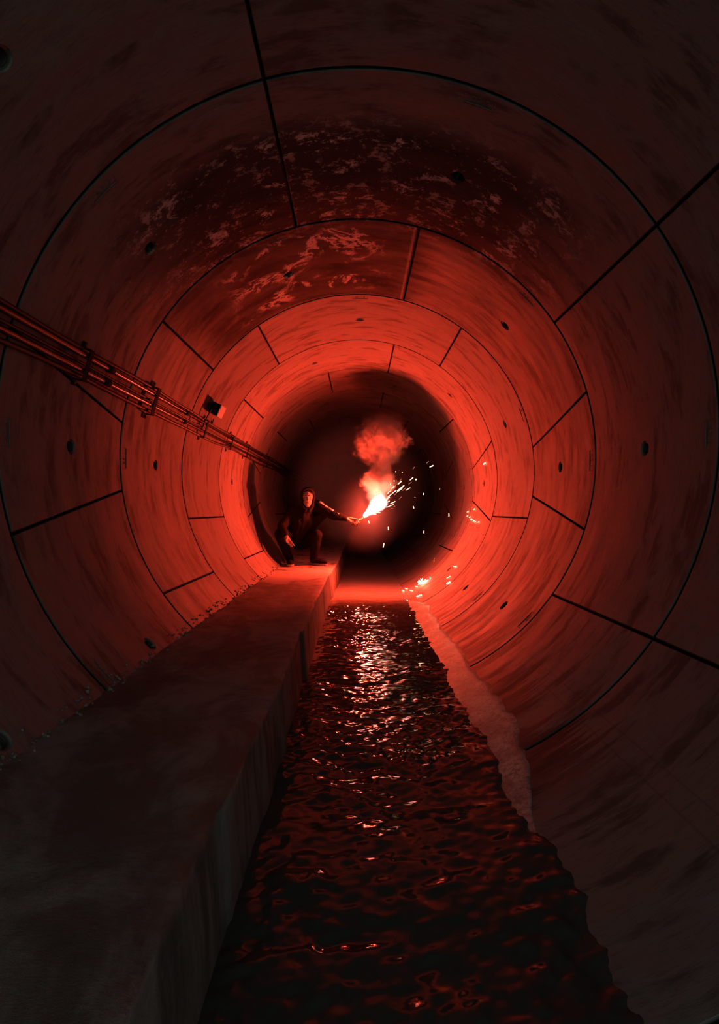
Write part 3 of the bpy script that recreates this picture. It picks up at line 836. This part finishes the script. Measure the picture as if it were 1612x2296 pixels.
zlo, zhi = spine[0][0].z - .05, spine[-1][0].z + .25
sp = t.n('ShaderNodeSeparateXYZ', {0: c}); x, y, z = sp.outputs
g = t.math('DIVIDE', t.math('SUBTRACT', z, zlo), zhi - zlo)
def fcurve(val, pts):
    nd = t.n('ShaderNodeFloatCurve', {'Value': val}); cv = nd.mapping.curves[0]
    nd.mapping.use_clip = False
    while len(cv.points) > 2: cv.points.remove(cv.points[1])
    cv.points[0].location = pts[0]; cv.points[1].location = pts[-1]
    for p in pts[1:-1]: cv.points.new(*p)
    nd.mapping.update(); return nd.outputs[0]
gz = lambda p: (p.z - zlo) / (zhi - zlo)
rc = fcurve(g, [(0, spine[0][1] * .8)] + [(gz(p), r_ * 1.12) for p, r_ in spine] + [(1, spine[-1][1])])
cx = fcurve(g, [(0, .5 + spine[0][0].x * .5)] + [(gz(p), .5 + p.x * .5) for p, r_ in spine] + [(1, .5 + spine[-1][0].x * .5)])
cx = t.math('MULTIPLY', t.math('SUBTRACT', cx, .5), 2.0)
ex = t.math('SUBTRACT', x, cx); ey = t.math('SUBTRACT', y, SD)
ds = t.math('DIVIDE', t.math('SQRT', t.math('ADD', t.math('MULTIPLY', ex, ex), t.math('MULTIPLY', ey, ey))), rc)
n1 = t.math('ADD', t.math('MULTIPLY', t.noise(c, 7, 3, .55, .4), .5), t.math('MULTIPLY', t.noise(c, 22, 6, .7, .5), .5)); n2 = t.noise(c, 3.2, 2, .5)
e = t.math('ADD', ds, t.math('MULTIPLY', t.math('SUBTRACT', n1, .5), 3.4))
dn = t.math('SUBTRACT', 1.0, t.rng(e, .45, 1.0))
fade = fcurve(g, [(0, 1.1), (.25, 1.15), (.45, .95), (.58, .85), (.70, .6), (.84, .2), (.95, 0), (1, 0)])
dn = t.math('MULTIPLY', t.math('MULTIPLY', dn, fade), 15.0)
vs = t.n('ShaderNodeVolumeScatter', {'Color': (.99, .97, .96, 1), 'Density': dn, 'Anisotropy': .05})
t.t.links.new(vs.outputs[0], t.out.inputs['Volume'])
smoke = link('smoke', smm, t.m); tag(smoke, 'plume of smoke rising from the flare, white at its foot and red above', 'smoke', kind='stuff')

# thin haze added round the flare to imitate camera bloom
bm = bmesh.new(); hc = tip + Vector((.0, .32, 0)); ball(bm, hc, (.52, .29, .62), None, 32, 20)
t = NT('haze'); c = t.n('ShaderNodeTexCoord').outputs['Object']
hs_ = t.n('ShaderNodeVectorMath', {0: t.n('ShaderNodeVectorMath', {0: c, 1: tuple(hc)}, operation='SUBTRACT').outputs[0], 1: (1 / .52, 1 / .29, 1 / .62)}, operation='MULTIPLY').outputs[0]
r_ = t.n('ShaderNodeVectorMath', {0: hs_}, operation='LENGTH').outputs['Value']
nh = t.noise(c, 5, 3, .5)
dn = t.math('MULTIPLY', t.math('SUBTRACT', 1.0, t.rng(r_, .1, 1.0)), t.math('MULTIPLY', t.rng(nh, .25, .75, .5, 1.2, False), 1.0))
vs = t.n('ShaderNodeVolumeScatter', {'Color': (.9, .88, .86, 1), 'Density': dn, 'Anisotropy': .2})
t.t.links.new(vs.outputs[0], t.out.inputs['Volume'])
t.m.cycles.volume_step_rate = 5.0
hz = from_bm('haze', bm, t.m); tag(hz, 'thin haze added round the flare to carry a red bloom', 'haze', kind='stuff')

# thin haze volume added beyond, lifts the dark end of the tunnel
bm = bmesh.new()
cone(bm, (0, 8.9, 1.62), (0, YEND - .3, 1.62), 1.32, 1.32, 48)
t = NT('far_fill_haze'); c = t.n('ShaderNodeTexCoord').outputs['Object']
sp = t.n('ShaderNodeSeparateXYZ', {0: c}); x, y, z = sp.outputs
zz_ = t.math('SUBTRACT', z, 1.62)
rr_ = t.math('SQRT', t.math('ADD', t.math('MULTIPLY', x, x), t.math('MULTIPLY', zz_, zz_)))
dn = t.math('MULTIPLY', t.math('SUBTRACT', 1.0, t.rng(rr_, .85, 1.32)), t.math('MULTIPLY', t.rng(y, 8.9, 10.5), .55))
vs = t.n('ShaderNodeVolumeScatter', {'Color': (.9, .9, .88, 1), 'Density': dn, 'Anisotropy': 0.0})
t.t.links.new(vs.outputs[0], t.out.inputs['Volume'])
t.m.cycles.volume_step_rate = 5.0
hz = from_bm('haze', bm, t.m); tag(hz, 'thin haze added in the far end of the tunnel to lift its darkness', 'haze', kind='stuff')

# ------------------------------------------------------------------ sparks
def spark(a, b, w, mat, label, group, d=7.36, wall=False):
    if wall: A_, B_ = wall_point(*a, .012), wall_point(*b, .012)
    else: A_, B_ = P(*a, d), P(*b, d)
    mid = (A_ + B_) / 2; s = mid.y / F
    bm = bmesh.new(); r_ = max(.0016, w * s * .34)
    if (B_ - A_).length < r_ * 1.5: ball(bm, (0, 0, 0), r_, None, 10, 6)
    else:
        cone(bm, A_ - mid, B_ - mid, r_ * .75, r_, 8); ball(bm, A_ - mid, r_ * .75, None, 8, 6); ball(bm, B_ - mid, r_, None, 8, 6)
    o = from_bm('spark', bm, mat); o.location = mid
    tag(o, label, 'spark', group)
c3 = lambda x, y: (760 + x / 6.717, 930 + y / 6.717)
jets = [(890,1045,938,1003,3.0,1),(915,1000,938,970,1.2,0),(795,1110,830,1075,2.2,1),(820,1110,862,1055,1.2,0),(880,1145,978,1068,3.0,1),(872,1168,955,1105,1.8,1),
        (955,1143,1003,1103,1.3,0),(1008,1138,1068,1102,2.0,1),(1050,1045,1090,1015,1.2,0),(735,1240,860,1140,2.4,1),(700,1290,760,1240,2.4,1),(835,1210,865,1180,1.4,0),
        (725,1195,780,1140,1.4,1),(775,1340,843,1307,2.6,1),(715,1395,818,1352,1.7,1),(822,1380,845,1376,1.4,0),(780,1412,808,1414,1.2,0),(572,1475,620,1475,2.0,1),
        (905,1270,942,1235,1.1,0),(1070,983,1115,945,2.2,1),(680,1335,760,1300,2.2,1),(640,1375,720,1345,2.2,1),(560,1450,650,1400,1.8,1),(520,1497,560,1495,2.0,1)]
for i, (x1, y1, x2, y2, w, h) in enumerate(jets):
    spark(c3(x1, y1), c3(x2, y2), w * .85, M_SPARK if h else M_SPARK_DIM, 'yellow spark in the spray flying off the flare beside the smoke', 'sparks flying off the flare', 7.30 + .006 * (i % 9))
drops = [((445,1600),(455,1628),3.2,'spark falling just below the burning tip of the flare'), ((743,1690),(745,1733),2.6,'spark falling below and beside the flare, the higher of two in line'),
         ((678,1940),(666,1993),3.2,'long bright spark falling lowest, over the dark water'), ((1280,1748),(1277,1778),1.8,'small spark falling low at the side of the dark tunnel'),
         ((1120,1380),(1128,1408),2.2,'small upright spark beyond the end of the spray'), ((1277,1180),(1272,1203),2.0,'small slanting spark above the upright one near the right wall'),
         ((1370,785),(1414,766),3.8,'largest bright spark high beside the smoke'), ((1316,731),(1350,703),1.2,'thin faint spark just above the largest high spark'),
         ((1157,972),(1165,978),5.0,'round bright spark at the upper end of the spray'), ((853,857),(857,857),3.0,'round spark dot beside the middle of the smoke'),
         ((952,867),(956,867),2.4,'smaller round spark dot beyond the one by the smoke'), ((830,985),(832,1003),2.0,'tiny upright spark between the smoke and spray'),
         ((779,1032),(774,1052),2.0,'tiny spark touching the edge of the smoke'), ((1136,1242),(1153,1245),1.6,'dim flat spark under the spray'),
         ((1523,1105),(1516,1132),1.2,'thin faint spark before the right wall'), ((1110,820),(1140,786),1.0,'faint thin spark above the spray')]
for a, b, w, lab in drops:
    spark(c3(*a), c3(*b), w * .85, M_SPARK if w > 1.7 else M_SPARK_DIM, lab, None, 7.3)
c7 = lambda x, y: (860 + x / 8.06, 1220 + y / 8.06)
c1 = lambda x, y: (520 + x / 2.687, 900 + y / 2.687)
spark(c1(1515, 379), c1(1525, 371), 3.6, M_EMBER, 'lone bright ember on the right wall above the others', None, wall=True)
spark(c1(1307, 674), c1(1307, 692), 2.4, M_SPARK, 'upright spark standing alone before the dark right wall', None, 7.8)
for x, y, w in ((1420,665,2.2),(1458,650,2.4),(1418,690,1.4),(1433,697,1.8),(1442,712,3.4),(1457,720,2.8),(1465,727,2.2),(1485,727,2.2)):
    spark(c1(x - 3, y + 2), c1(x + 3, y - 2), w, M_SPARK, 'small ember glowing in the ring on the right wall', 'ring of embers on the right wall', wall=True)
spark(c7(917, 248), c7(908, 322), 1.4, M_SPARK_DIM, 'faint thin falling spark above the burst of embers', None, 7.6)
for a, b, w, lab in (((1268, 406), (1312, 402), 2.6, 'bright ember highest of those on the lower right wall'), ((1145, 614), (1204, 583), 1.8, 'slanting ember just above the blunt ember by a joint'),
                     ((1145, 715), (1195, 690), 5.0, 'blunt bright ember beside a lining joint on the lower right wall'), ((600, 945), (682, 922), 4.0, 'long bright ember at the foot of the wall below the burst'),
                     ((572, 762), (612, 765), 1.8, 'small ember just under the burst of embers'), ((390, 798), (428, 804), 2.4, 'upper ember of the little group over the water edge'),
                     ((342, 830), (366, 848), 2.2, 'middle ember of the little group over the water edge'), ((476, 837), (520, 844), 1.8, 'flat ember of the little group nearest the wall'),
                     ((232, 897), (262, 918), 3.4, 'bright ember farthest out over the water'), ((412, 1008), (436, 1024), 2.4, 'lowest ember close to the water edge'),
                     ((838, 592), (842, 625), 2.0, 'small upright ember beyond the burst')):
    spark(c7(*a), c7(*b), w, M_EMBER, lab, None, wall=True)
# burst of slag burning on the wall foot
cb = wall_point(*c7(715, 685), .02)
root = empty('slag_burst', cb); tag(root, 'bright starry burst of burning slag at the foot of the right wall', 'spark')
bm = bmesh.new(); s = cb.y / F
for i in range(14):
    ang = random.uniform(0, 6.28); rr = random.uniform(0, 1)
    ball(bm, (math.cos(ang) * rr * 8 * s, random.uniform(-.01, .01), math.sin(ang) * rr * 4.5 * s + math.cos(ang) * rr * 2.5 * s), (4.2 * s * random.uniform(.5, 1), .01, 2.6 * s * random.uniform(.5, 1)), None, 10, 6)
me_ = fuse(bm, .004, 1); o = link('molten_core', me_, M_EMBER); o.parent = root
for ang in (150, 176, 184, 192, 201, 120, 100, 60, 30, 12, -20, 215):
    a_ = math.radians(ang); r0, r1 = 7 * s, random.uniform(10, 14) * s
    bm = bmesh.new(); v0 = Vector((math.cos(a_) * r0, -.01, math.sin(a_) * r0 * .6)); v1 = Vector((math.cos(a_) * r1, -.012, math.sin(a_) * r1 * .7))
    cone(bm, v0, v1, .9 * s, .7 * s, 8); o = from_bm('streak', bm, M_SPARK); o.parent = root
l = bpy.data.lights.new('slag_glow', 'POINT'); l.energy = 1.6; l.color = (1, .3, .14); l.shadow_soft_size = .02
lo_ = bpy.data.objects.new('slag_glow', l); COL.objects.link(lo_); lo_.location = (-.04, -.05, .06); lo_.parent = root

# ------------------------------------------------------------------ world fill added at the open tunnel ends to lift dark tones
w = bpy.data.worlds.new('fill_world'); S.world = w; w.use_nodes = True; nt = w.node_tree; nt.nodes.clear()
out = nt.nodes.new('ShaderNodeOutputWorld'); bg = nt.nodes.new('ShaderNodeBackground')
tc = nt.nodes.new('ShaderNodeTexCoord'); sx_ = nt.nodes.new('ShaderNodeSeparateXYZ'); nt.links.new(tc.outputs['Generated'], sx_.inputs[0])
mr = nt.nodes.new('ShaderNodeMapRange'); nt.links.new(sx_.outputs[1], mr.inputs['Value'])
mr.inputs['From Min'].default_value = -.3; mr.inputs['From Max'].default_value = .6
mr.inputs['To Min'].default_value = .68; mr.inputs['To Max'].default_value = .007
bg.inputs['Color'].default_value = (.86, 1.0, .93, 1); nt.links.new(mr.outputs[0], bg.inputs['Strength']); nt.links.new(bg.outputs[0], out.inputs[0])

# ------------------------------------------------------------------ camera
cam = bpy.data.cameras.new('camera'); co = bpy.data.objects.new('camera', cam); COL.objects.link(co)
cam.sensor_fit = 'VERTICAL'; cam.sensor_height = 36; cam.sensor_width = 36; cam.lens = F / 2296 * 36; cam.clip_start = .02
co.location = (0, 0, EYE); co.rotation_euler = (math.pi / 2 - (1148 - VY) / F, 0, -(806 - VX) / F)
S.camera = co

S.view_settings.view_transform = 'Standard'; S.view_settings.look = 'None'; S.view_settings.exposure = 0; S.view_settings.gamma = 1
S.view_settings.use_curve_mapping = False
S.cycles.use_denoising = True; S.cycles.max_bounces = 4; S.cycles.diffuse_bounces = 1; S.cycles.volume_bounces = 1
S.cycles.sample_clamp_indirect = 6.0; S.cycles.volume_step_rate = 1.0; S.cycles.volume_max_steps = 96
S.cycles.use_adaptive_sampling = True; S.cycles.adaptive_threshold = .06; S.cycles.adaptive_min_samples = 16
S.cycles.caustics_reflective = False
